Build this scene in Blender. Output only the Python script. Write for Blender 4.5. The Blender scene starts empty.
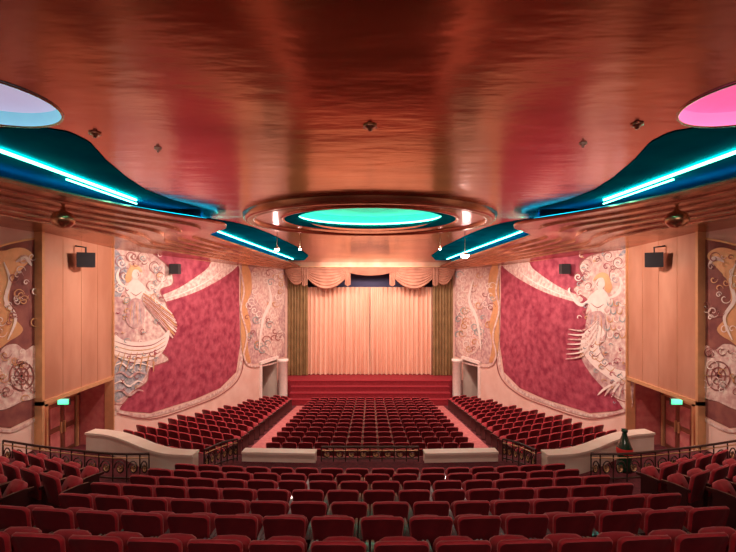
import bpy, math, random
import numpy as np
from mathutils import Vector
random.seed(4)
ZC=8.0; F=430.0; VX=370.0; HY=285.0
sc=bpy.context.scene
sc.view_settings.view_transform='Standard'
# ---------------------------------------------------------------- materials
def mat(name,col,rough=0.6,metal=0.0,emit=None,es=0.0,noise=None,nscale=5.0,stretch=(1,1,1),bump=0.0,bscale=20.0,sheen=0.0,detail=4.0,coat=0.0,contrast=(0.35,0.65),spec=None):
    m=bpy.data.materials.new(name); m.use_nodes=True
    nt=m.node_tree; b=nt.nodes['Principled BSDF']
    b.inputs['Base Color'].default_value=(*col,1); b.inputs['Roughness'].default_value=rough
    b.inputs['Metallic'].default_value=metal
    if spec is not None: b.inputs['Specular IOR Level'].default_value=spec; b.inputs['IOR'].default_value=1.05
    if sheen: b.inputs['Sheen Weight'].default_value=sheen; b.inputs['Sheen Roughness'].default_value=0.4; b.inputs['Sheen Tint'].default_value=(1,0.5,0.5,1)
    if coat: b.inputs['Coat Weight'].default_value=coat
    if emit: b.inputs['Emission Color'].default_value=(*emit,1); b.inputs['Emission Strength'].default_value=es
    tc=nt.nodes.new('ShaderNodeTexCoord'); mp=nt.nodes.new('ShaderNodeMapping'); mp.inputs['Scale'].default_value=stretch
    nt.links.new(tc.outputs['Object'],mp.inputs['Vector'])
    n=nt.nodes.new('ShaderNodeTexNoise'); n.inputs['Scale'].default_value=nscale; n.inputs['Detail'].default_value=detail
    nt.links.new(mp.outputs['Vector'],n.inputs['Vector'])
    r=nt.nodes.new('ShaderNodeValToRGB'); r.color_ramp.elements[0].position=contrast[0]; r.color_ramp.elements[1].position=contrast[1]
    c2=noise if noise else tuple(min(1,c*1.12) for c in col)
    r.color_ramp.elements[0].color=(*col,1); r.color_ramp.elements[1].color=(*c2,1)
    nt.links.new(n.outputs['Fac'],r.inputs['Fac']); nt.links.new(r.outputs['Color'],b.inputs['Base Color'])
    if bump:
        n2=nt.nodes.new('ShaderNodeTexNoise'); n2.inputs['Scale'].default_value=bscale; n2.inputs['Detail'].default_value=3
        nt.links.new(mp.outputs['Vector'],n2.inputs['Vector'])
        bp=nt.nodes.new('ShaderNodeBump'); bp.inputs['Strength'].default_value=bump; bp.inputs['Distance'].default_value=0.05
        nt.links.new(n2.outputs['Fac'],bp.inputs['Height']); nt.links.new(bp.outputs['Normal'],b.inputs['Normal'])
    return m
M_ceil=mat('copper_ceiling_pink_reflection',(0.34,0.17,0.065),0.18,0.97,noise=(0.56,0.31,0.15),nscale=0.5,bump=0.24,bscale=1.7,stretch=(0.5,1.5,1),detail=6)
nt=M_ceil.node_tree; bs=nt.nodes['Principled BSDF']; ramp=[n for n in nt.nodes if n.type=='VALTORGB'][0]
tc=[n for n in nt.nodes if n.type=='TEX_COORD'][0]
sx_=nt.nodes.new('ShaderNodeSeparateXYZ'); nt.links.new(tc.outputs['Object'],sx_.inputs[0])
ab=nt.nodes.new('ShaderNodeMath'); ab.operation='ABSOLUTE'; nt.links.new(sx_.outputs['X'],ab.inputs[0])
mr=nt.nodes.new('ShaderNodeMapRange'); mr.inputs['From Min'].default_value=0.8; mr.inputs['From Max'].default_value=5.2; mr.interpolation_type='SMOOTHSTEP'; mr.inputs['To Max'].default_value=0.85
nt.links.new(ab.outputs[0],mr.inputs['Value'])
mx=nt.nodes.new('ShaderNodeMixRGB'); mx.inputs['Color2'].default_value=(0.54,0.15,0.20,1)  # pink light reflected at the ceiling sides, mixed into the base colour
nt.links.new(mr.outputs['Result'],mx.inputs['Fac']); nt.links.new(ramp.outputs['Color'],mx.inputs['Color1']); nt.links.new(mx.outputs['Color'],bs.inputs['Base Color'])
M_bronze=mat('bronze_leaf',(0.42,0.22,0.13),0.25,0.9,noise=(0.55,0.30,0.18),nscale=2)
M_teal=mat('blue_ceiling_paint',(0.0,0.22,0.42),0.6,0.0,noise=(0.0,0.34,0.54),nscale=0.9,bump=0.3,bscale=2,spec=0.0)
M_soff=mat('bronze_moulding',(0.38,0.18,0.12),0.26,0.78,noise=(0.60,0.32,0.21),nscale=1.5)
M_wall=mat('peach_plaster',(0.78,0.50,0.41),0.75,noise=(0.86,0.60,0.51),nscale=1.2)
M_panel=mat('gilded_wood_panel',(0.53,0.26,0.165),0.36,0.35,noise=(0.68,0.38,0.26),nscale=1.0,stretch=(1,1,0.3))
M_crim=mat('crimson_mural_ground',(0.29,0.028,0.062),0.6,0.1,noise=(0.52,0.10,0.145),nscale=3,detail=9)
M_maroon=mat('maroon_mural_ground',(0.20,0.055,0.055),0.6,0.1,noise=(0.34,0.12,0.095),nscale=2,detail=8)
M_cream=mat('cream_relief',(0.62,0.36,0.33),0.55,0.1,noise=(0.88,0.73,0.64),nscale=6,detail=8)
M_white=mat('white_relief',(0.86,0.73,0.66),0.5,0.0)
M_mauve=mat('mauve_relief',(0.46,0.24,0.25),0.6,0.1,noise=(0.72,0.52,0.47),nscale=5,detail=6)
M_slate=mat('slate_relief',(0.22,0.26,0.33),0.6,0.1,noise=(0.58,0.54,0.54),nscale=8,detail=6)
M_gold=mat('gold_line',(0.68,0.40,0.20),0.4,0.4)
M_brownl=mat('sepia_line',(0.34,0.11,0.10),0.6)
M_green=mat('sage_line',(0.30,0.38,0.38),0.6)
M_alc=mat('alcove_rose_plaster',(0.44,0.10,0.10),0.7,noise=(0.52,0.16,0.14))
M_door=mat('door_bronze_leather',(0.20,0.06,0.04),0.4,0.3,noise=(0.30,0.10,0.06),nscale=3)
M_dark=mat('dark_void',(0.03,0.02,0.02),0.9)
M_black=mat('black_plastic',(0.03,0.03,0.035),0.5)
M_iron=mat('wrought_iron',(0.07,0.035,0.03),0.45,0.6)
M_par=mat('cream_parapet',(0.80,0.63,0.52),0.5,noise=(0.87,0.72,0.61),nscale=2)
M_carp=mat('burgundy_carpet',(0.08,0.008,0.013),0.95,noise=(0.14,0.016,0.025),nscale=12)
M_aisle=mat('rose_aisle_carpet',(0.44,0.11,0.11),0.9,noise=(0.58,0.18,0.17),nscale=6)
M_stage=mat('red_stage_carpet',(0.24,0.008,0.016),0.85,noise=(0.31,0.018,0.03),nscale=10)
M_nose=mat('stair_nosing',(0.42,0.03,0.05),0.6)
M_velv=mat('red_velvet',(0.33,0.010,0.020),0.6,sheen=0.4,noise=(0.45,0.02,0.035),nscale=8)
M_back=mat('maroon_seat_back',(0.115,0.008,0.014),0.42,sheen=0.12,noise=(0.165,0.014,0.02),nscale=5)
M_arm=mat('dark_armrest',(0.05,0.012,0.012),0.35,coat=0.3)
M_curt=mat('peach_satin_curtain',(0.85,0.49,0.34),0.5,noise=(0.93,0.61,0.45),nscale=1.0,stretch=(3,1,0.2),sheen=0.3)
M_olive=mat('olive_gold_curtain',(0.25,0.15,0.06),0.55,noise=(0.34,0.21,0.09),nscale=2,sheen=0.2)
M_val=mat('rose_gold_valance',(0.46,0.22,0.15),0.5,0.15,noise=(0.60,0.31,0.21),nscale=2)
M_navy=mat('navy_scrim',(0.05,0.05,0.12),0.7)
M_neon=mat('turquoise_neon',(0.2,1,0.85),0.5,emit=(0.16,0.95,0.58),es=11.0)
M_blue=mat('added_blue_tube',(0.1,0.3,1),0.5,emit=(0.0,0.48,0.66),es=4.0)
M_neon2=mat('turquoise_cove_glow',(0.1,0.6,0.55),0.5,emit=(0.10,0.70,0.60),es=0.4)
M_aqua=mat('aqua_dome_plaster',(0.36,0.60,0.58),0.5,noise=(0.46,0.70,0.64),nscale=1.5)
M_lav=mat('lavender_glow_plaster',(0.75,0.70,0.80),0.5,emit=(0.66,0.50,0.72),es=0.6,noise=(0.6,0.7,0.8),nscale=1)  # lavender light on the dome put in as emission
M_lavw=mat('blue_cove_glow',(0.2,0.5,0.7),0.4,emit=(0.25,0.60,0.68),es=0.6)
M_pink=mat('pink_glow_plaster',(0.9,0.4,0.6),0.4,emit=(0.95,0.14,0.36),es=0.75)  # emission stands in for pink light falling on this dome
M_pinkw=mat('pink_cove_glow',(1,0.3,0.6),0.4,emit=(1.0,0.25,0.50),es=0.85)
M_bulb=mat('lamp_glow',(1,1,1),0.4,emit=(1.0,0.80,0.78),es=50)
M_exit=mat('exit_green',(0.05,0.6,0.3),0.4,emit=(0.1,0.9,0.4),es=1.2)
M_bot=mat('dark_green_glass',(0.01,0.045,0.025),0.15,coat=0.5)
M_red=mat('red_label',(0.6,0.02,0.02),0.4)
# ---------------------------------------------------------------- mesh builder
class MB:
    def __init__(s): s.v=[]; s.f=[]; s.m=[]; s.mats=[]; s.sm=[]
    def mi(s,m):
        if m not in s.mats: s.mats.append(m)
        return s.mats.index(m)
    def add(s,vs,fs,m,smooth=False):
        o=len(s.v); s.v+= [tuple(p) for p in vs]; k=s.mi(m)
        for f in fs: s.f.append(tuple(i+o for i in f)); s.m.append(k); s.sm.append(smooth)
    def box(s,x0,x1,y0,y1,z0,z1,m):
        vs=[(x,y,z) for x in(x0,x1) for y in(y0,y1) for z in(z0,z1)]
        s.add(vs,[(0,1,3,2),(4,6,7,5),(0,4,5,1),(2,3,7,6),(0,2,6,4),(1,5,7,3)],m)
    def grid(s,P,m,smooth=True,close_u=False):
        nu=len(P); nv=len(P[0]); vs=[p for r in P for p in r]; fs=[]
        for i in range(nu if close_u else nu-1):
            j=(i+1)%nu
            for k in range(nv-1): fs.append((i*nv+k,j*nv+k,j*nv+k+1,i*nv+k+1))
        s.add(vs,fs,m,smooth)
    def tube(s,pts,r,m,n=6,closed=False):
        pts=[Vector(p) for p in pts]; P=[]; N=len(pts)
        for i,p in enumerate(pts):
            a=pts[(i-1)%N] if closed or i>0 else p; b=pts[(i+1)%N] if closed or i<N-1 else p
            t=(b-a).normalized() if (b-a).length>1e-6 else Vector((0,0,1))
            u=t.cross(Vector((0,0,1)));
            if u.length<1e-3: u=t.cross(Vector((0,1,0)))
            u.normalize(); w=u.cross(t)
            P.append([p+(u*math.cos(k*2*math.pi/n)+w*math.sin(k*2*math.pi/n))*r for k in range(n+1)])
        s.grid(P,m,True,closed)
    def prism(s,poly,z0,z1,m):
        n=len(poly); vs=[(x,y,z0) for x,y in poly]+[(x,y,z1) for x,y in poly]
        s.add(vs,[tuple(range(n)),tuple(range(2*n-1,n-1,-1))]+[(i,(i+1)%n,(i+1)%n+n,i+n) for i in range(n)],m)
    def lathe(s,prof,c,m,n=24,axis='z'):
        P=[]
        for k in range(n):
            a=2*math.pi*k/n
            P.append([(c[0]+r*math.cos(a),c[1]+r*math.sin(a),c[2]+h) for r,h in prof])
        s.grid(P,m,True,True)
    def obj(s,name,rel=True,parent=None):
        me=bpy.data.meshes.new(name); me.from_pydata([(x,y,z+(ZC if rel else 0)) for x,y,z in s.v],[],s.f)
        for m in s.mats: me.materials.append(m)
        me.polygons.foreach_set('material_index',s.m); me.polygons.foreach_set('use_smooth',s.sm); me.update()
        o=bpy.data.objects.new(name,me); sc.collection.objects.link(o)
        if parent: o.parent=parent
        return o
# ---------------------------------------------------------------- layout functions
def H(y): return 2.3 if y<15 else 2.3-0.7*min(1,(y-15)/15.0)
def wallX(y): return 10.0 if y<16.4 else 10.0-0.2868*(y-16.4)
def wallTop(y): return float(np.interp(y,[-5,13,16.4,25,31],[1.75,1.6,1.42,1.15,1.05]))
_sx=[-4,6,8,10,11.2,12.2,13,13.7,14.6,15.4,16.0,16.6,18,22,27,30.2]
_sv=[7.35,7.25,7.0,6.6,6.2,5.75,5.2,4.8,4.8,5.3,6.0,6.25,6.1,5.65,5.1,4.9]
def soffX(y): return float(np.mean([np.interp(y+k,_sx,_sv) for k in np.linspace(-0.5,0.5,9)]))
# ---------------------------------------------------------------- ceiling
EC=(0,14.8); EA,EB=2.45,2.15
RC=(4.92,5.35); RR=.88
b=MB()
def loft_hole(cx,cy,ra,rb,x0,x1,y0,y1,m,rings):
    per=[]; n=24
    for k in range(n): per.append((x0+(x1-x0)*k/n,y0))
    for k in range(n): per.append((x1,y0+(y1-y0)*k/n))
    for k in range(n): per.append((x1-(x1-x0)*k/n,y1))
    for k in range(n): per.append((x0,y1-(y1-y0)*k/n))
    P=[]
    for ox,oy in per:
        a=math.atan2((oy-cy)/rb,(ox-cx)/ra); ix,iy=cx+ra*math.cos(a),cy+rb*math.sin(a)
        P.append([(ix+(ox-ix)*k/rings,iy+(oy-iy)*k/rings,H(iy+(oy-iy)*k/rings)) for k in range(rings+1)])
    b.grid(P,m,True,True)
loft_hole(EC[0],EC[1],EA,EB,-10.8,10.8,7,22,M_ceil,14)
for sg in(-1,1):
    xs_=sorted((sg*2.5,sg*7.5)); loft_hole(sg*RC[0],RC[1],RR,RR,xs_[0],xs_[1],3.5,7,M_ceil,3)
    b.grid([[(sg*x,y,2.3) for y in (3.5,7)] for x in (7.5,10.8)],M_ceil)
b.grid([[(x,y,2.3) for y in (3.5,7)] for x in (-2.5,2.5)],M_ceil)
b.grid([[(x,y,2.3) for y in (-4,0,3.5)] for x in np.linspace(-10.8,10.8,12)],M_ceil)
b.grid([[(x,y,H(y)) for y in np.linspace(22,33.5,12)] for x in np.linspace(-10.8,10.8,12)],M_ceil)
b.obj('ceiling')
b=MB()
def ell(a,bb,z,n=96): return [(EC[0]+a*math.cos(2*math.pi*i/n),EC[1]+bb*math.sin(2*math.pi*i/n),z) for i in range(n)]
def ringm(prof,m): b.grid(list(zip(*[ell(*r) for r in prof])),m,True,True)
ringm([(EA+.45,EB+.4,2.2),(EA+.02,EB+.02,2.26),(EA-.02,EB-.02,2.30),(EA,EB,2.36)],M_teal)
ringm([(EA,EB,2.36),(EA+.35,EB+.3,2.38),(EA+.35,EB+.3,2.75)],M_neon2)
ringm([(EA+.35,EB+.3,2.75),(EA*.8,EB*.8,2.92),(EA*.4,EB*.4,2.98),(0.01,0.01,3.0)],M_aqua)
b.tube(ell(EA+.17,EB+.15,2.43),0.03,M_neon,6,True)
b.obj('oval_ceiling_dome_light')
b=MB()
def ring(prof,m):
    b.grid(list(zip(*[ell(a,a*0.89,z) for a,z in prof])),m,True,True)
ring([(2.90,2.30),(2.90,2.21),(2.94,2.18),(3.00,2.18),(3.04,2.23)],M_bronze)
ring([(3.04,2.23),(3.85,2.20)],M_ceil)
ring([(3.85,2.20),(3.87,2.12),(3.95,2.09),(4.02,2.13),(4.06,2.10),(4.16,2.11),(4.22,2.18),(4.26,2.32)],M_bronze)
b.obj('trim_1')
# ---------------------------------------------------------------- side coves / soffits
for sgn,side in((-1,'left'),(1,'right')):
    b=MB(); ys=list(np.arange(-4,30.21,0.2)); P=[];T=[]
    for y in ys:
        xi=soffX(y); zs=H(y)-0.34; W=wallX(y)+0.05; zw=wallTop(y); w=W-xi
        pr=[(xi,zs+.10),(xi-.03,zs+.06),(xi,zs)]
        n=5
        for k in range(n):
            fx=xi+w*0.66*((k+1)/n)**.85; z0=zs-(zs-zw-.03)*k/n; z1=zs-(zs-zw-.03)*(k+1)/n
            pr+=[(fx-.03,z0+.0),(fx,z0-.012),(fx,z1)]
        pr+=[(xi+w*.85,zw+.02),(W,zw-.03)]
        P.append([(sgn*x,y,z) for x,z in pr])
        T.append([(sgn*xi,y,zs+.10),(sgn*(W+.3),y,zs+.10)])
    b.grid(P,M_soff,False); b.grid(T,M_teal)
    b.obj('ceiling_soffit_'+side)
    b=MB()
    inner=[(6.28,4.75),(6.45,4.5),(6.9,4.5),(7.9,4.85),(9.2,5.2),(10.4,5.4),(11.6,5.35),(12.9,5.0)]
    yy=np.linspace(6.28,12.9,48)
    b.grid([[(sgn*float(np.interp(y,[p[0] for p in inner],[p[1] for p in inner])),y,H(y)-.012),(sgn*8.6,y,H(y)-.012)] for y in yy],M_teal)
    b.grid([[(sgn*5.86,y,H(y)-.012),(sgn*8.6,y,H(y)-.012)] for y in (-4,0,6.28)],M_teal)
    yy=np.linspace(14.8,28.8,40)
    b.grid([[(sgn*float(np.interp(y,[14.8,15.6,16.5,18,22,26,28.8],[5.6,4.9,4.5,4.2,3.75,3.7,4.4])),y,H(y)-.012),(sgn*7.2,y,H(y)-.012)] for y in yy],M_teal)
    b.obj('blue_ceiling_panel')
    b=MB()
    b.tube([(sgn*6.15,y,2.235) for y in (2.5,5,7,9,10.4,11.3)],.03,M_neon)
    b.tube([(sgn*6.35,y,2.21) for y in (9.0,10.4,11.7)],.018,M_neon)
    b.tube([(sgn*(soffX(y)-.15),y,H(y)-.07) for y in np.linspace(17,27.5,10)],.03,M_neon)
    b.tube([(sgn*(soffX(y)+.3),y,H(y)-.2) for y in np.linspace(2,14.6,26)],.022,M_blue)  # unseen tubes added behind the lip to light the ceiling blue
    b.tube([(sgn*(soffX(y)+.3),y,H(y)-.2) for y in np.linspace(16.2,28,18)],.022,M_blue)  # same added blue tubes, along the far cove
    for y in (3.5,7,10.4): b.box(sgn*6.15-.02,sgn*6.15+.02,y-.02,y+.02,2.23,2.3,M_black)
    for y in (17.5,21,26): b.box(sgn*(soffX(y)-.15)-.02,sgn*(soffX(y)-.15)+.02,y-.02,y+.02,H(y)-.08,H(y),M_black)
    b.obj('neon_cove_tube')
    b=MB(); cx,cy=sgn*RC[0],RC[1]
    b.lathe([(RR+.03,2.295),(RR+.02,2.28),(RR,2.28),(RR,2.30)],(cx,cy,0),M_bronze,48)
    b.lathe([(RR,2.29),(RR+.06,2.36),(RR+.02,2.50)],(cx,cy,0),M_lavw if sgn<0 else M_pinkw,48)
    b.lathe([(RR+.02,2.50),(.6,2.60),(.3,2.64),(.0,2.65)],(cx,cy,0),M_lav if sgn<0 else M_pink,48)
    b.lathe([(.0,2.10),(.12,2.11),(.20,2.17),(.21,2.23),(.10,2.27),(.03,2.29),(.03,2.65)],(cx,cy,0),M_bronze,24)
    b.obj('round_ceiling_light')
def fit(px,py,m,s=1.0):
    d=F*2.3/(HY-py); x=(px-VX)/F*d; b=MB()
    b.lathe([(0.10*s,2.3),(.11*s,2.28),(.06*s,2.27),(.04*s,2.25),(.035*s,2.23),(0,2.225)],(x,d,0),m,16); b.obj('ceiling_downlight')
for p in [(95,133,M_soff,.8),(158,148,M_cream,.55),(370,126,M_soff,.95),(637,124,M_soff,.8),(583,143,M_cream,.55)]: fit(*p)
for px,py,s in [(277,249,1.1),(465,255,1.7),(300,249,.5),(440,249,.5)]:
    d=19.0; x=(px-VX)/F*d; z=(HY-py)/F*d; h=H(d); b=MB()
    b.tube([(x,d,z+.08),(x,d,h)],.015,M_soff)
    b.lathe([(.03*s,z+.12),(.10*s,z+.05*s),(.12*s,z+.02),(.10*s,z)],(x,d,0),M_soff,16); b.lathe([(.10*s,z+.005),(.10*s,z-.04*s),(.05*s,z-.08*s),(.0,z-.09*s)],(x,d,0),M_bulb,16); b.obj('ceiling_spotlight')
# ---------------------------------------------------------------- walls
for sgn,side in((-1,'left'),(1,'right')):
    b=MB()
    def q(x0,y0,x1,y1,z0,z1,m,th=.0):
        b.add([(sgn*x0,y0,z0),(sgn*x1,y1,z0),(sgn*x1,y1,z1),(sgn*x0,y0,z1)],[(0,1,2,3)],m)
    q(10,-4,10,12.9,-8.2,2.4,M_wall)
    q(10,16.4,wallX(27.2),27.2,-8.2,2.4,M_wall)
    q(wallX(27.2),27.2,wallX(29.2),29.2,-5.0,2.4,M_wall)
    q(wallX(29.2),29.2,wallX(33.5),33.5,-8.2,2.4,M_wall)
    q(11.2,12.9,11.2,16.4,-6.2,-3.4,M_alc); q(10,16.4,11.2,16.4,-6.2,-3.4,M_alc); q(10,12.9,11.2,12.9,-6.2,-3.4,M_alc)
    q(10,12.9,10,16.4,-8.2,-6.1,M_wall)
    b.add([(sgn*9.8,12.9,-3.5),(sgn*11.2,12.9,-3.5),(sgn*11.2,16.4,-3.5),(sgn*9.8,16.4,-3.5)],[(0,1,2,3)],M_alc)
    b.add([(sgn*9.8,12.9,-6.1),(sgn*11.2,12.9,-6.1),(sgn*11.2,16.4,-6.1),(sgn*9.8,16.4,-6.1)],[(0,1,2,3)],M_carp)
    xa,xb=wallX(27.2),wallX(29.2)
    q(xa,27.2,xa+1.2,27.5,-8,-4.9,M_par); q(xb,29.2,xb+1.2,29.5,-8,-4.9,M_par); q(xa+1.2,27.5,xb+1.2,29.5,-8,-4.9,M_dark)
    for k in range(4):
        y0=12.9+3.5*k/4; y1=12.9+3.5*(k+1)/4-.02
        x0,x1=sorted((sgn*9.83,sgn*10.05)); b.box(x0,x1,y0,y1,-3.5,2.0,M_panel)
    x0,x1=sorted((sgn*9.84,sgn*10.1)); b.box(x0,x1,12.9,16.4,-3.48,2.0,M_gold)
    x0,x1=sorted((sgn*9.76,sgn*10.1)); b.box(x0,x1,12.8,12.9,-6.1,2.0,M_gold); b.box(x0,x1,16.37,16.43,-6.1,2.0,M_gold)
    b.box(x0,x1,12.8,16.4,-3.6,-3.48,M_gold)
    b.obj('wall_'+side)
    b=MB()
    for k in range(2):
        y0=14.75+.72*k; x0,x1=sorted((sgn*11.08,sgn*11.18)); b.box(x0,x1,y0,y0+.7,-6.08,-4.15,M_door)
        x0,x1=sorted((sgn*11.05,sgn*11.1)); b.box(x0,x1,y0+.12,y0+.58,-5.0,-4.3,M_alc); b.box(x0,x1,y0+.12,y0+.58,-5.9,-5.2,M_alc)
        b.box(x0-.04,x1+.04,y0+(.6 if k==0 else .06),y0+(.64 if k==0 else .1),-5.3,-4.9,M_gold)
    x0,x1=sorted((sgn*11.02,sgn*11.19)); b.box(x0,x1,14.65,14.74,-6.08,-4.05,M_gold); b.box(x0,x1,16.2,16.29,-6.08,-4.05,M_gold); b.box(x0,x1,14.65,16.29,-4.14,-4.03,M_gold)
    b.obj('door_%d'%(1 if sgn<0 else 2))
    b=MB(); yE=14.6; x0,x1=sorted((sgn*10.2,sgn*10.62)); b.box(x0,x1,yE,yE+.06,-4.08,-3.84,M_black)
    b.box(x0+.03,x1-.03,yE-.02,yE,-4.05,-3.87,M_exit); b.box(sgn*10.41-.015,sgn*10.41+.015,yE+.02,yE+.05,-3.85,-3.5,M_black)
    b.obj('exit_sign')
    b=MB()
    def wp(t,off): return (sgn*(wallX(t)-off),t-off*.28)
    def slab(t0,t1,z0,z1,o0,o1,m):
        p=[wp(t0,o0),wp(t1,o0),wp(t1,o1),wp(t0,o1)]; b.prism(p,z0,z1,m)
    slab(27.0,27.2,-7.8,-4.9,.01,.1,M_white); slab(27.0,29.2,-5.0,-4.8,.01,.14,M_white)
    b.lathe([(.3,-7.6),(.3,-5.15),(.36,-5.1),(.36,-4.95),(0,-4.95)],(sgn*5.82,28.75,0),M_white,24)
    b.obj('exit_portal_frame')
b=MB(); b.add([(-10,-4,-8.2),(10,-4,-8.2),(10,-4,2.4),(-10,-4,2.4)],[(0,1,2,3)],M_wall); b.obj('wall_back')
b=MB()
b.box(-6.0,6.0,30.3,30.6,1.25,1.7,M_panel); b.box(-5.9,5.9,30.22,30.3,1.2,1.3,M_gold)
b.box(-5.1,5.1,32.9,33.0,-6.4,1.7,M_navy)
b.box(-2.6,2.6,31.5,31.55,-.7,1.4,M_navy)
b.obj('wall_front')
# ---------------------------------------------------------------- curtains
def curtain(x0,x1,y,z0,z1,m,pl,amp,name,n=None,skew=0):
    b=MB(); N=n or int((x1-x0)*40); P=[]
    for i in range(N+1):
        u=i/N; x=x0+(x1-x0)*u; ph=u*pl*2*math.pi+.6*math.sin(u*13)
        P.append([(x+.03*math.sin(ph*1.3+v*2),y+amp*(math.sin(ph)+.35*math.sin(2.3*ph+1))*(.6+.4*(1-v)),z0+(z1-z0)*v) for v in np.linspace(0,1,9)])
    b.grid(P,m); return b.obj(name)
curtain(-4.75,-.0,31.0,-6.43,-.15,M_curt,15,.15,'stage_curtain')
curtain(-.0,4.75,31.0,-6.43,-.15,M_curt,15,.15,'stage_curtain')
curtain(-5.93,-4.45,30.7,-6.43,1.2,M_olive,7,.10,'side_drape')
curtain(4.45,5.93,30.7,-6.43,1.2,M_olive,7,.10,'side_drape')
b=MB()
def swag(x0,x1,zt,dr,y,n=7):
    P=[]
    for i in range(41):
        u=i/40; row=[]
        for j in range(43):
            v=j/42; s=4*u*(1-u); z=zt-v*(.25+dr*s)-.0
            row.append((x0+(x1-x0)*u,y-.14*abs(math.sin(v*math.pi*n))*(.3+.7*s)-.05*v,z))
        P.append(row)
    b.grid(P,M_val)
for x0,x1,dr in [(-5.95,-4.3,1.0),(-4.8,-1.3,1.3),(-1.9,1.9,.35),(1.3,4.8,1.3),(4.3,5.95,1.0)]: swag(x0,x1,1.25,dr,30.1 if abs(x0+x1)>1 else 30.0)
for x in(-4.55,-1.55,1.55,4.55):
    P=[]
    for i in range(25):
        u=i/24; P.append([(x-.2+.4*u+.0,29.95+.06*math.sin(u*8*math.pi),1.25-v*(1.35-.25*abs(u-.5))) for v in np.linspace(0,1,5)])
    b.grid(P,M_val)
b.obj('stage_valance')
# ---------------------------------------------------------------- floors
def s1(x): x=abs(x); return x*x/75+.26*max(0,x-4.7)
def s2(x): x=abs(x); return .42*max(0,x-4.4)
rows=[(2.2,-1.60),(3.15,-1.93),(4.1,-2.26),(5.15,-2.61),(6.1,-2.92),(7.0,-3.19),(7.9,-3.46),(8.8,-3.73),(9.7,-4.0)]
SH=.90
b=MB(); xs=np.linspace(-10,10,61)
edges=[-4.0]+[ (rows[i][0]+rows[i+1][0])/2+.02 for i in range(len(rows)-1)]+[12.2]
for i,(d,t) in enumerate(rows):
    z=t-SH
    e0,e1=edges[i],edges[i+1]
    def yy(e,x):
        if e<=-3.9: return -4
        if e>=12: return 12.2+.06*abs(x)
        return min(e+s1(x),12.2+.06*abs(x))
    b.grid([[(x,yy(e0,x),z),(x,yy(e1,x),z)] for x in xs],M_carp,False)
    zn=rows[i+1][1]-SH if i+1<len(rows) else -6.3
    b.grid([[(x,yy(e1,x),z),(x,yy(e1,x),zn)] for x in xs],M_carp,False)
b.obj('floor')
def fz(x,y): return -(6.0+.125*(y-s2(x)-13))
b=MB(); b.grid([[(x,y,fz(x,y)) for y in np.linspace(12,30.5,30)] for x in np.linspace(-11,11,45)],M_carp)
for sg in(-1,1):
    b.grid([[(sg*x,y,fz(x,y)+.012) for y in np.linspace(12.5,27.9,20)] for x in(3.75,4.75)],M_aisle)
    b.grid([[(sg*(wallX(y)-o),y,fz(wallX(y)-o,y)+.015) for y in np.linspace(12.9,27.5,20)] for o in(0.02,.75)],M_aisle)
b.obj('floor_main')
b=MB()
for k in range(4):
    y0=28.0+.38*k; zt=-7.45+.33*k; e=.06; X0=5.3 if k<3 else 5.42
    b.prism([(-X0,y0),(X0,y0),(X0,29.15),(wallX(29.25)-e,29.25),(wallX(32.8)-e,32.8),(-(wallX(32.8)-e),32.8),(-(wallX(29.25)-e),29.25),(-X0,29.15)],-8.0,zt,M_stage)
    b.box(-X0,X0,y0-.03,y0,zt-.05,zt+.01,M_nose)
b.obj('stage')
# ---------------------------------------------------------------- seats
def seat_geo():
    b=MB()
    w,h0,h1,r=.248,.34,.895,.075
    def arc(cx,cz,r,a0,a1,n): return [(cx+r*math.cos(a0+(a1-a0)*k/n),cz+r*math.sin(a0+(a1-a0)*k/n)) for k in range(n+1)]
    out=arc(w-r,h1-r,r,0,math.pi/2,6)+[(0,h1+.022)]+arc(-w+r,h1-r,r,math.pi/2,math.pi,6)+arc(-w+.09,h0+.05,.05,math.pi,1.5*math.pi,3)+arc(w-.09,h0+.05,.05,1.5*math.pi,2*math.pi,3)
    cz=(h0+h1)/2
    def loop(sc_,off):
        L=[]
        for x,z in out:
            X=x*sc_; Z=cz+(z-cz)*sc_
            L.append((X,-.20+off-(Z-h0)*.24+ .9*X*X,Z))
        return L
    def lofts(ls,m):
        b.grid([list(c) for c in zip(*ls)],m,True,True)
    lofts([loop(.01,.06),loop(.6,.058),loop(.88,.045),loop(1.0,.01),loop(1.0,-.02),loop(.95,-.033)],M_velv)
    lofts([loop(.95,-.033),loop(.92,-.026),loop(.5,-.035),loop(.01,-.038)],M_back)
    def rr(hw,hd):
        L=[]
        for k in range(16):
            a=2*math.pi*k/16; c,s_=math.cos(a),math.sin(a)
            L.append((hw*abs(c)**.5*(1 if c>=0 else -1),hd*abs(s_)**.5*(1 if s_>=0 else -1)))
        return L
    ang=math.radians(60)
    layers=[(-.05,.05,.05),(-.05,.19,.17),(-.03,.215,.2),(.02,.215,.2),(.05,.19,.17),(.055,.03,.03)]
    ls=[]
    for t,hw,hd in layers:
        L=[]
        for x,e in rr(hw,hd):
            y=.06+e*math.cos(ang)-t*math.sin(ang); z=.50+e*math.sin(ang)+t*math.cos(ang)
            L.append((x,y,z))
        ls.append(L)
    lofts(ls,M_velv)
    for sx in(-1,1):
        x0,x1=sorted((sx*.247,sx*.271))
        b.box(x0,x1,-.2,.12,0,.56,M_arm)
        P=[]
        for k in range(9):
            u=k/8; y=-.24+.46*u; hw=.022*(1-.5*u**4); zt=.60+.015*math.sin(u*math.pi)
            P.append([(sx*.252-hw,y,.555),(sx*.252-hw,y,zt),(sx*.252+hw,y,zt),(sx*.252+hw,y,.555),(sx*.252-hw,y,.555)])
        b.grid(P,M_arm,False)
    return b
SG=seat_geo()
tmp=SG.obj('theater_seat',rel=False); seat_me=tmp.data; bpy.data.objects.remove(tmp)
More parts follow.
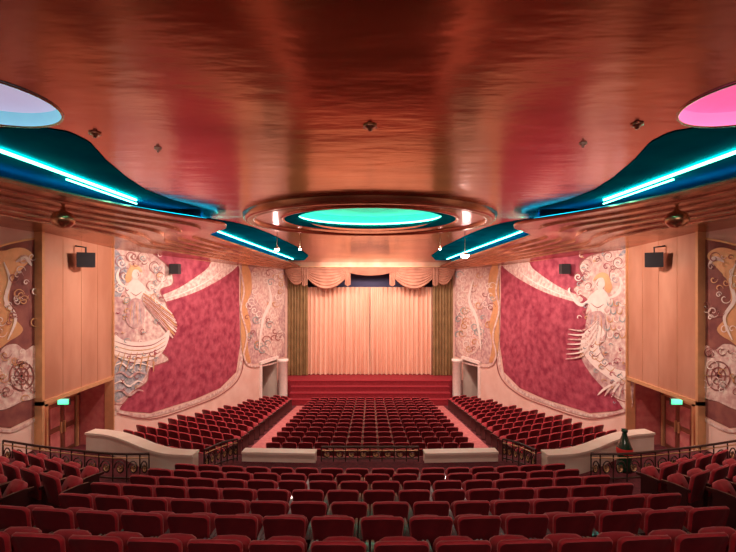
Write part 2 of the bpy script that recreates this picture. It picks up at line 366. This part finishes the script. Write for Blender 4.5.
def put_seat(x,y,z,ang):
    o=bpy.data.objects.new('theater_seat',seat_me); sc.collection.objects.link(o)
    o.location=(x,y,z+ZC); o.rotation_euler=(0,0,ang)
SP=.55
for ri,(d,t) in enumerate(rows):
    off=(ri%2)*.5
    for sg in(-1,1):
        x=0; acc=0; target=(0.5-off*.5)*SP if sg>0 else (.5+off*.5)*SP
        while x<9.2:
            nx=x+.01; acc+=math.hypot(.01,s1(nx)-s1(x)); x=nx
            if acc>=target:
                target+=SP
                if 4.3<x<5.2: continue
                if d+s1(x)>(9.3 if x>5 else 10.05): break
                sl=(s1(x+.05)-s1(x-.05))/.1
                if x>5: sl+=.10
                if d<3 and x>3: break
                put_seat(sg*x,d+s1(x),t-SH,sg*math.atan(sl))
V=np.array(SG.v)
def row_obj(pl):
    b=MB(); b.mats=list(SG.mats)
    for (x,y,z,a) in pl:
        c,s=math.cos(a),math.sin(a); o=len(b.v)
        R=np.stack([V[:,0]*c-V[:,1]*s+x,V[:,0]*s+V[:,1]*c+y,V[:,2]+z],1)
        b.v+=R.tolist(); b.f+=[tuple(i+o for i in f) for f in SG.f]; b.m+=SG.m; b.sm+=SG.sm
    b.obj('theater_seat_row')
d=13.2
while d<26.3:
    row_obj([(x,d,fz(x,d)-.01,0) for x in [(k-6+ (0))*SP for k in range(13)]])
    for sg in(-1,1):
        pl=[]; x=5.1
        while True:
            y=d+s2(x)
            if x>wallX(y)-1.05 or y>26.8: break
            if not (y<14.2 and x>6.3): pl.append((sg*x,y,fz(x,y)-.01,sg*math.atan(.42)))
            x+=SP*math.cos(math.atan(.42))
        if pl: row_obj(pl)
    d+=.86
# ---------------------------------------------------------------- parapets and railings
def wallpath(b,pts,th,z0,z1,m,cap=True):
    n=len(pts)
    def off(h):
        L=[];R=[]
        for i,p in enumerate(pts):
            a=pts[max(0,i-1)]; c=pts[min(n-1,i+1)]; t=Vector((c[0]-a[0],c[1]-a[1])).normalized(); nn=Vector((-t.y,t.x))
            L.append((p[0]+nn.x*h,p[1]+nn.y*h)); R.append((p[0]-nn.x*h,p[1]-nn.y*h))
        return L+R[::-1]
    b.prism(off(th/2),z0,z1,m)
    if cap: b.prism(off(th/2+.05),z1,z1+.06,m)
def sp(pts,n=8):
    o=[]
    for i in range(len(pts)-1):
        p0=pts[max(0,i-1)];p1=pts[i];p2=pts[i+1];p3=pts[min(len(pts)-1,i+2)]
        for k in range(n):
            t=k/n; o.append(tuple(.5*(2*p1[j]+(p2[j]-p0[j])*t+(2*p0[j]-5*p1[j]+4*p2[j]-p3[j])*t*t+(3*p1[j]-p0[j]-3*p2[j]+p3[j])*t**3) for j in range(len(p1))))
    o.append(tuple(pts[-1])); return o
def railing(pts,z,h,name='wrought_iron_railing'):
    b=MB(); n=len(pts)
    b.tube([(p[0],p[1],z+h) for p in pts],.03,M_iron); b.tube([(p[0],p[1],z+.1) for p in pts],.02,M_iron); b.tube([(p[0],p[1],z+h-.1) for p in pts],.016,M_gold)
    for i in range(n-1):
        a=Vector(pts[i]);c=Vector(pts[i+1]); seg=(c-a).length; t=(c-a)/seg
        m=max(1,round(seg/.36))
        for j in range(m):
            q=a+t*(seg*(j+.0)/m); w=seg/m
            b.tube([(q.x,q.y,z),(q.x,q.y,z+h)],.018,M_iron,5)
            for rs in (1,.55):
                S=[]
                for e in range(25):
                    an=e/24*3.4*math.pi+(0 if rs==1 else 2.5); r=(.14)*rs*(1-e/27)
                    S.append((q.x+t.x*(w/2+r*math.cos(an)*w/.36),q.y+t.y*(w/2+r*math.cos(an)*w/.36),z+h*.5+r*math.sin(an)*h/.5))
                b.tube(S,.018,M_iron if rs==1 else M_gold,4)
    b.tube([(pts[-1][0],pts[-1][1],z),(pts[-1][0],pts[-1][1],z+h)],.02,M_iron)
    b.obj(name)
for sg in(-1,1):
    b=MB(); wallpath(b,[(sg*1.5,11.95),(sg*2.5,12.0),(sg*3.55,12.05)],.22,-5.3,-4.68,M_par); b.obj('parapet_wall')
    b=MB(); wallpath(b,sp([(sg*4.5,11.1),(sg*5.2,11.2),(sg*5.9,11.55),(sg*6.7,12.1),(sg*7.5,12.55),(sg*8.3,12.75)]),.28,-6.2,-4.38,M_par); b.obj('curved_parapet_wall')
    railing(sp([(sg*3.7,12.0),(sg*4.05,11.7),(sg*4.32,11.2)],3),-4.92,.62)
    railing(sp([(sg*5.5,10.7),(sg*6.4,10.7),(sg*7.6,10.95),(sg*8.6,11.2),(sg*9.9,11.6)],3),-4.9,.70)
railing([(-1.35,11.95),(0,11.95),(1.35,11.95)],-4.92,.42)
b=MB(); bx,by=6.72,11.35; S=1.45
prof=[(0,0),(.13,0),(.14,.05),(.13,.16),(.115,.22),(.135,.32),(.135,.40),(.08,.54),(.045,.64),(.04,.70),(.055,.71),(.05,.76),(0,.76)]
b.lathe([(r*S,h*S-4.9) for r,h in prof],(bx,by,0),M_bot,20); b.lathe([(.137*S,-4.9+.32*S),(.138*S,-4.9+.34*S),(.138*S,-4.9+.40*S),(.13*S,-4.9+.42*S)],(bx,by,0),M_red,20)
b.obj('decorative_bottle')
# ---------------------------------------------------------------- speakers
for sg in(-1,1):
    b=MB(); cx,cy,cz=sg*9.45,14.3,.85
    a=math.radians(35)*(-sg); vs=[]
    for x in(-.26,.26):
        for y in(-.18,.22):
            for z in(-.26,.22):
                w=x*(1.0 if y<0 else .75); yy_=y-.12*z
                vs.append((cx+w*math.cos(a)-yy_*math.sin(a),cy+w*math.sin(a)+yy_*math.cos(a),cz+z))
    b.add(vs,[(0,1,3,2),(4,6,7,5),(0,4,5,1),(2,3,7,6),(0,2,6,4),(1,5,7,3)],M_black)
    b.tube([(cx,cy,cz),(cx,cy,cz+.4),(sg*9.8,cy,cz+.45)],.03,M_black); b.obj('wall_speaker')
    b=MB(); x=sg*(wallX(19.5)-.3); cz=.75
    b.box(x-.2,x+.2,19.3,19.6,cz-.25,cz+.2,M_black); b.tube([(x,19.5,cz),(x+sg*.25,19.5,cz+.1)],.03,M_black); b.obj('wall_speaker')
    b=MB(); z0=1.60; b.lathe([(0,z0-.25),(.14,z0-.22),(.24,z0-.11),(.26,z0),(.2,z0+.12),(.07,z0+.18),(.03,z0+.3)],(sg*7.35,10.3,0),M_bronze,20); b.obj('pendant_globe_speaker')
# ---------------------------------------------------------------- murals
KK=10+.2868*16.4
def w3(px,py,off,near=False):
    k=(px-VX)/F; sg=1 if k>0 else -1; k=abs(k)
    d=10.0/k if near else KK/(k+.2868)
    X=10.0 if near else wallX(d)
    n=Vector((-1,0)) if near else Vector((-1,-.2868)).normalized()
    return (sg*(X+n.x*off),d+n.y*off,(HY-py)/F*d)
def fillp(b,pts,off,m,near=False,smooth=True,n=5):
    if smooth:
        N=len(pts); o=[]
        for i in range(N):
            p0,p1,p2,p3=pts[i-1],pts[i],pts[(i+1)%N],pts[(i+2)%N]
            for k in range(n):
                t=k/n; o.append(tuple(.5*(2*p1[j]+(p2[j]-p0[j])*t+(2*p0[j]-5*p1[j]+4*p2[j]-p3[j])*t*t+(3*p1[j]-p0[j]-3*p2[j]+p3[j])*t**3) for j in(0,1)))
        pts=o
    b.add([w3(x,y,off,near) for x,y in pts],[tuple(range(len(pts)))],m)
def stroke(b,pts,w,off,m,near=False,taper=True,n=6):
    pts=sp(pts,n) if len(pts)>2 else pts; N=len(pts); P=[]
    for i,p in enumerate(pts):
        a=pts[max(0,i-1)];c=pts[min(N-1,i+1)]; tx,ty=c[0]-a[0],c[1]-a[1]; l=math.hypot(tx,ty) or 1
        ww=w/2*(math.sin(math.pi*(.08+.84*i/(N-1)))if taper else 1)
        P.append([w3(p[0]-ty/l*ww,p[1]+tx/l*ww,off,near),w3(p[0]+ty/l*ww,p[1]-tx/l*ww,off,near)])
    b.grid(P,m,False)
def curl(b,x,y,r,m,off,near=False,dirn=1,w=1.0,turn=1.6):
    stroke(b,[(x+r*(1-k/12)*math.cos(dirn*k/12*turn*2*math.pi),y+r*(1-k/12)*math.sin(dirn*k/12*turn*2*math.pi)) for k in range(12)],w,off,m,near,n=3)
def goddess(b,X,ox,oy,s,lean=0.0):
    def T(p): return X([(ox+(x-140)*s+(y-265)*lean,oy+(y-265)*s) for x,y in p])
    fillp(b,T([(136,266),(141,265),(145,269),(146,273),(144,278),(141,280),(137,278),(135,272)]),.055,M_white)
    fillp(b,T([(130,270),(134,263),(141,261),(147,265),(149,271),(145,268),(139,267),(136,272),(135,280),(130,284),(127,278)]),.058,M_gold)
    stroke(b,T([(143,270),(144.5,274),(143,276)]),.8,.062,M_brownl)
    fillp(b,T([(138,279),(143,280),(151,287),(153,294),(148,302),(146,310),(150,322),(148,336),(138,340),(130,330),(133,312),(133,302),(128,294),(131,286)]),.055,M_white)
    stroke(b,T([(150,290),(158,297),(166,293),(173,284)]),4*s,.06,M_white); stroke(b,T([(172,286),(175,281),(174,278)]),2.5*s,.06,M_white)
    stroke(b,T([(131,290),(122,286),(117,276),(120,266)]),4*s,.06,M_white)
    stroke(b,T([(134,296),(141,300),(149,295)]),.8,.064,M_brownl); stroke(b,T([(141,300),(140,318),(142,332)]),.7,.064,M_brownl)
    fillp(b,T([(134,306),(148,306),(152,318),(150,336),(138,342),(128,332)]),.066,M_mauve)
    for k in range(4): stroke(b,T([(136+3*k,308),(134+4*k,322),(133+5*k,337)]),.8,.07,(M_gold,M_slate)[k%2])
for mir in(False,True):
    X=(lambda p:[(740-x,y) for x,y in p]) if mir else (lambda p:p)
    b=MB()
    ground=[(111,246),(135,249),(170,254),(205,259),(239,264),(239,300),(240,345),(236,372),(220,388),(195,399),(150,413),(125,411),(111,407)]
    fillp(b,X(ground),.015,M_crim,smooth=False)
    stroke(b,X([(241,300),(241.5,348),(237,374),(221,390),(196,401.5),(150,415.5),(125,413),(111,409)]),3,.03,M_cream,taper=False)
    stroke(b,X([(243.5,300),(244,348),(239.5,376),(223,393),(198,404.5),(150,419),(111,412)]),1,.03,M_brownl,taper=False)
    stroke(b,X([(112,247.5),(170,255.5),(238,265)]),1.6,.03,M_gold,taper=False)
    fillp(b,X([(238,264),(225,276),(200,290),(175,299),(160,302),(158,297),(180,287),(205,270),(212,261),(225,262)]),.03,M_cream)
    stroke(b,X([(160,300),(182,293),(205,282),(222,270)]),1.0,.04,M_white)
    if not mir:
        fig=[(112,248),(128,248),(148,251),(158,258),(170,270),(172,284),(160,290),(165,302),(171,318),(176,326),(165,336),(160,350),(168,360),(150,368),(146,382),(132,392),(122,404),(112,404)]
    else:
        fig=[(740-x,y) for x,y in [(635,248),(622,250),(606,252),(590,256),(580,266),(584,280),(574,290),(588,300),(586,316),(596,328),(584,338),(580,352),(592,360),(590,372),(602,384),(616,398),(634,404)]]
    fillp(b,X(fig),.03,M_cream)
    stroke(b,X(fig[2:]),1.1,.034,M_brownl,taper=False)
    fillp(b,X([(113,252),(122,258),(126,272),(122,292),(113,300)]),.035,M_slate)
    for (cx,cy,r) in [(120,262,8),(130,256,7),(142,258,7),(154,266,8),(160,276,7),(124,275,8),(118,288,7),(150,286,6)]:
        curl(b,*X([(cx,cy)])[0],r,M_brownl,.05,dirn=random.choice((-1,1)),w=.8)
        curl(b,*X([(cx+1,cy+1)])[0],r*.6,M_white,.052,w=1.6)
    if not mir:
        fillp(b,X([(112,300),(128,306),(134,330),(124,352),(112,360)]),.04,M_mauve)
        fillp(b,X([(112,365),(135,360),(148,366),(138,385),(120,398),(112,398)]),.04,M_slate)
        goddess(b,X,134,268,.78)
        for k in range(9):
            t=k/8; stroke(b,X([(142,292+t*10),(156,303+t*14),(171+5*math.sin(t*3),314+t*24)]),4.2,.06+.001*k,(M_white,M_gold,M_cream)[k%3])
            stroke(b,X([(142,293.5+t*10),(156,305+t*14),(171+5*math.sin(t*3),316+t*24)]),.7,.072,M_brownl)
        fillp(b,X([(112,334),(122,340),(140,342),(158,338),(168,330),(165,346),(154,358),(134,362),(118,358),(112,352)]),.075,M_white)
        for k in range(4): stroke(b,X([(113,341+k*4.5),(130,346+k*4.2),(150,345+k*3.6),(164,337+k*4)]),1.0,.08,(M_brownl,M_gold)[k%2])
        for k in range(7): stroke(b,X([(118+k*6,352),(114+k*6.4,362),(110+k*7,372)]),1.3,.083,M_gold)
        for r in range(4):
            stroke(b,X([(112,366+r*9),(120,363+r*9),(128,368+r*9),(136,363+r*9),(max(142,152-r*6),367+r*8)]),2.2,.08,(M_white,M_mauve)[r%2])
    else:
        fillp(b,X([(106,280),(122,290),(128,320),(120,344),(106,352)]),.04,M_slate)
        fillp(b,X([(108,365),(135,352),(158,356),(140,384),(120,398),(106,398)]),.04,M_mauve)
        goddess(b,X,137,276,.9,.10)
        fillp(b,X([(140,325),(152,330),(158,342),(152,358),(138,372),(122,382),(112,380),(112,372),(124,368),(136,356),(140,342),(134,334)]),.07,M_white)
        for k in range(10):
            t=k/9; cx=150-36*t*t; cy=334+44*t; stroke(b,X([(cx-5,cy-1),(cx,cy+3),(cx+5,cy-1)]),.9,.075,(M_brownl,M_gold)[k%2])
        for k in range(6): stroke(b,X([(113,377),(108+k*5,388),(106+k*7,400-k)]),2.4,.072,M_white if k%2 else M_cream)
        for k in range(7): stroke(b,[(600,318+2*k),(586,330+4*k),(570-k*.5,329+5*k)],1.8,.08,M_white if k%2 else M_cream)
        for r in range(5):
            for c in range(6):
                cx=116+c*6.2+(r%2)*3; cy=300+r*8
                if cx>134: continue
                stroke(b,X([(cx-3,cy),(cx-2.5,cy+4),(cx,cy+6),(cx+2.5,cy+4),(cx+3,cy)]),1.1,.08,(M_white,M_gold,M_green)[(r+c)%3])
    for k in range(100):
        x=random.uniform(113,160); y=random.uniform(252,402)
        if x>150-(y-370)*.8 and y>362: continue
        if 126<x<152 and 268<y<330: continue
        curl(b,*X([(x,y)])[0],random.uniform(1.6,4.5),random.choice([M_brownl,M_white,M_green,M_gold,M_crim,M_slate]),.086,dirn=random.choice((-1,1)),w=.9,turn=random.uniform(.4,1.4))
    fillp(b,X([(240,265),(262,267),(285,269),(285,356),(270,361),(252,364),(244,352),(240,340)]),.02,M_mauve,smooth=False)
    fillp(b,X([(241,268),(249,270),(251,290),(246,305),(250,325),(247,345),(250,362),(241,350)]),.05,M_gold)
    fillp(b,X([(252,270),(268,268),(282,274),(284,300),(278,320),(284,340),(276,356),(262,350),(256,330),(262,310),(252,295)]),.035,M_cream)
    for k in range(44):
        x=random.uniform(246,282); y=random.uniform(272,352)
        curl(b,*X([(x,y)])[0],random.uniform(2.5,6),random.choice([M_brownl,M_white,M_white,M_gold,M_green]),.06,dirn=random.choice((-1,1)),w=.9,turn=random.uniform(.7,1.6))
    stroke(b,X([(258,350),(262,320),(270,300),(266,280)]),3,.065,M_white)
    stroke(b,X([(238,264),(243,290),(240,310),(246,335),(243,355),(250,366),(270,364),(285,359)]),1.6,.07,M_cream,taper=False)
    fillp(b,X([(-60,262),(-20,252),(10,243),(37,238),(37,415),(10,428),(-20,424),(-60,440)]),.015,M_maroon,near=True,smooth=False)
    stroke(b,X([(-60,262),(-20,252),(10,243),(37,238)]),2,.03,M_gold,True,False); stroke(b,X([(37,418),(10,431),(-20,427),(-60,443)]),3,.03,M_cream,True,False)
    fillp(b,X([(-10,262),(6,250),(22,248),(32,256),(22,268),(12,280),(8,300),(14,318),(22,330),(10,340),(-10,345)]),.03,M_gold,True)
    fillp(b,X([(-10,380),(0,350),(14,344),(24,350),(34,346),(37,370),(37,395),(20,402),(0,410),(-20,405)]),.035,M_cream,True)
    stroke(b,X([(2,262),(8,280),(4,300),(14,318),(6,340)]),4,.05,M_white,True)
    stroke(b,X([(14,262),(24,258),(30,266)]),4,.05,M_white,True)
    for r in (12,7,3): 
        stroke(b,X([(20+r*math.cos(a*.5236),376+r*1.2*math.sin(a*.5236)) for a in range(13)]),1.4,.05,M_maroon,True,False,3)
    for a in range(8): stroke(b,X([(20,376),(20+11*math.cos(a*.785),376+13*math.sin(a*.785))]),1.2,.052,M_maroon,True,False)
    for k in range(50):
        lo=k%2; x=random.uniform(-8,34); y=random.uniform(256,335) if lo else random.uniform(350,402)
        curl(b,*X([(x,y)])[0],random.uniform(3,7),random.choice([M_brownl,M_white,M_cream,M_gold]),.06,True,random.choice((-1,1)),1.1,random.uniform(.7,1.6))
    b.obj('wall_mural')
# ---------------------------------------------------------------- lights
def light(kind,loc,col,e,size=.3,tgt=None,sy=None,ang=150,blend=.8,name='scene_light'):
    l=bpy.data.lights.new(name,kind); l.color=col; l.energy=e
    if kind=='AREA':
        l.shape='RECTANGLE' if sy else 'SQUARE'; l.size=size
        if sy: l.size_y=sy
    else: l.shadow_soft_size=size
    if kind=='SPOT': l.spot_size=math.radians(ang); l.spot_blend=blend
    o=bpy.data.objects.new(name,l); sc.collection.objects.link(o); o.location=(loc[0],loc[1],loc[2]+ZC)
    if tgt: o.rotation_euler=(Vector(tgt)-Vector(loc)).to_track_quat('-Z','Y').to_euler()
    return o
W=(1,.71,.61)
light('AREA',(0,-2.5,1.9),W,225,9,(0,10,-5),1.0)  # unseen area fill added behind the camera
light('AREA',(0,27.5,1.3),W,480,7,(0,31,-4),.3)
for sg in(-1,1):
    light('SPOT',(sg*7.0,8.8,1.45),W,380,.15,(sg*10,9.5,-3),ang=120)
    light('SPOT',(sg*6.0,14.5,1.5),W,1050,.15,(sg*10,18,-3))
    light('SPOT',(sg*5.0,20,1.3),W,950,.15,(sg*8.5,22,-4))
    light('SPOT',(sg*3.5,24,1.6),W,1050,.15,(sg*4,26,-7))
    light('SPOT',(sg*3,9,2.1),W,300,.2,(sg*3,10,-5),ang=120)
    light('SPOT',(sg*3.5,18.8,1.9),W,750,.2,(sg*3,18,-5))
    light('POINT',(sg*10.5,14.2,-3.8),W,16,.1)  # point lamp added to lighten the door alcove, no fixture there
w=bpy.data.worlds.new('world'); sc.world=w; w.use_nodes=True; w.node_tree.nodes['Background'].inputs[0].default_value=(.5,.3,.28,1); w.node_tree.nodes['Background'].inputs[1].default_value=.3
cam=bpy.data.cameras.new('camera'); co=bpy.data.objects.new('camera',cam); sc.collection.objects.link(co)
co.location=(0,0,ZC); co.rotation_euler=(math.pi/2,0,0); cam.sensor_width=36; cam.lens=F/736*36; cam.shift_y=9/736; cam.shift_x=-2/736; cam.clip_end=200
sc.camera=co
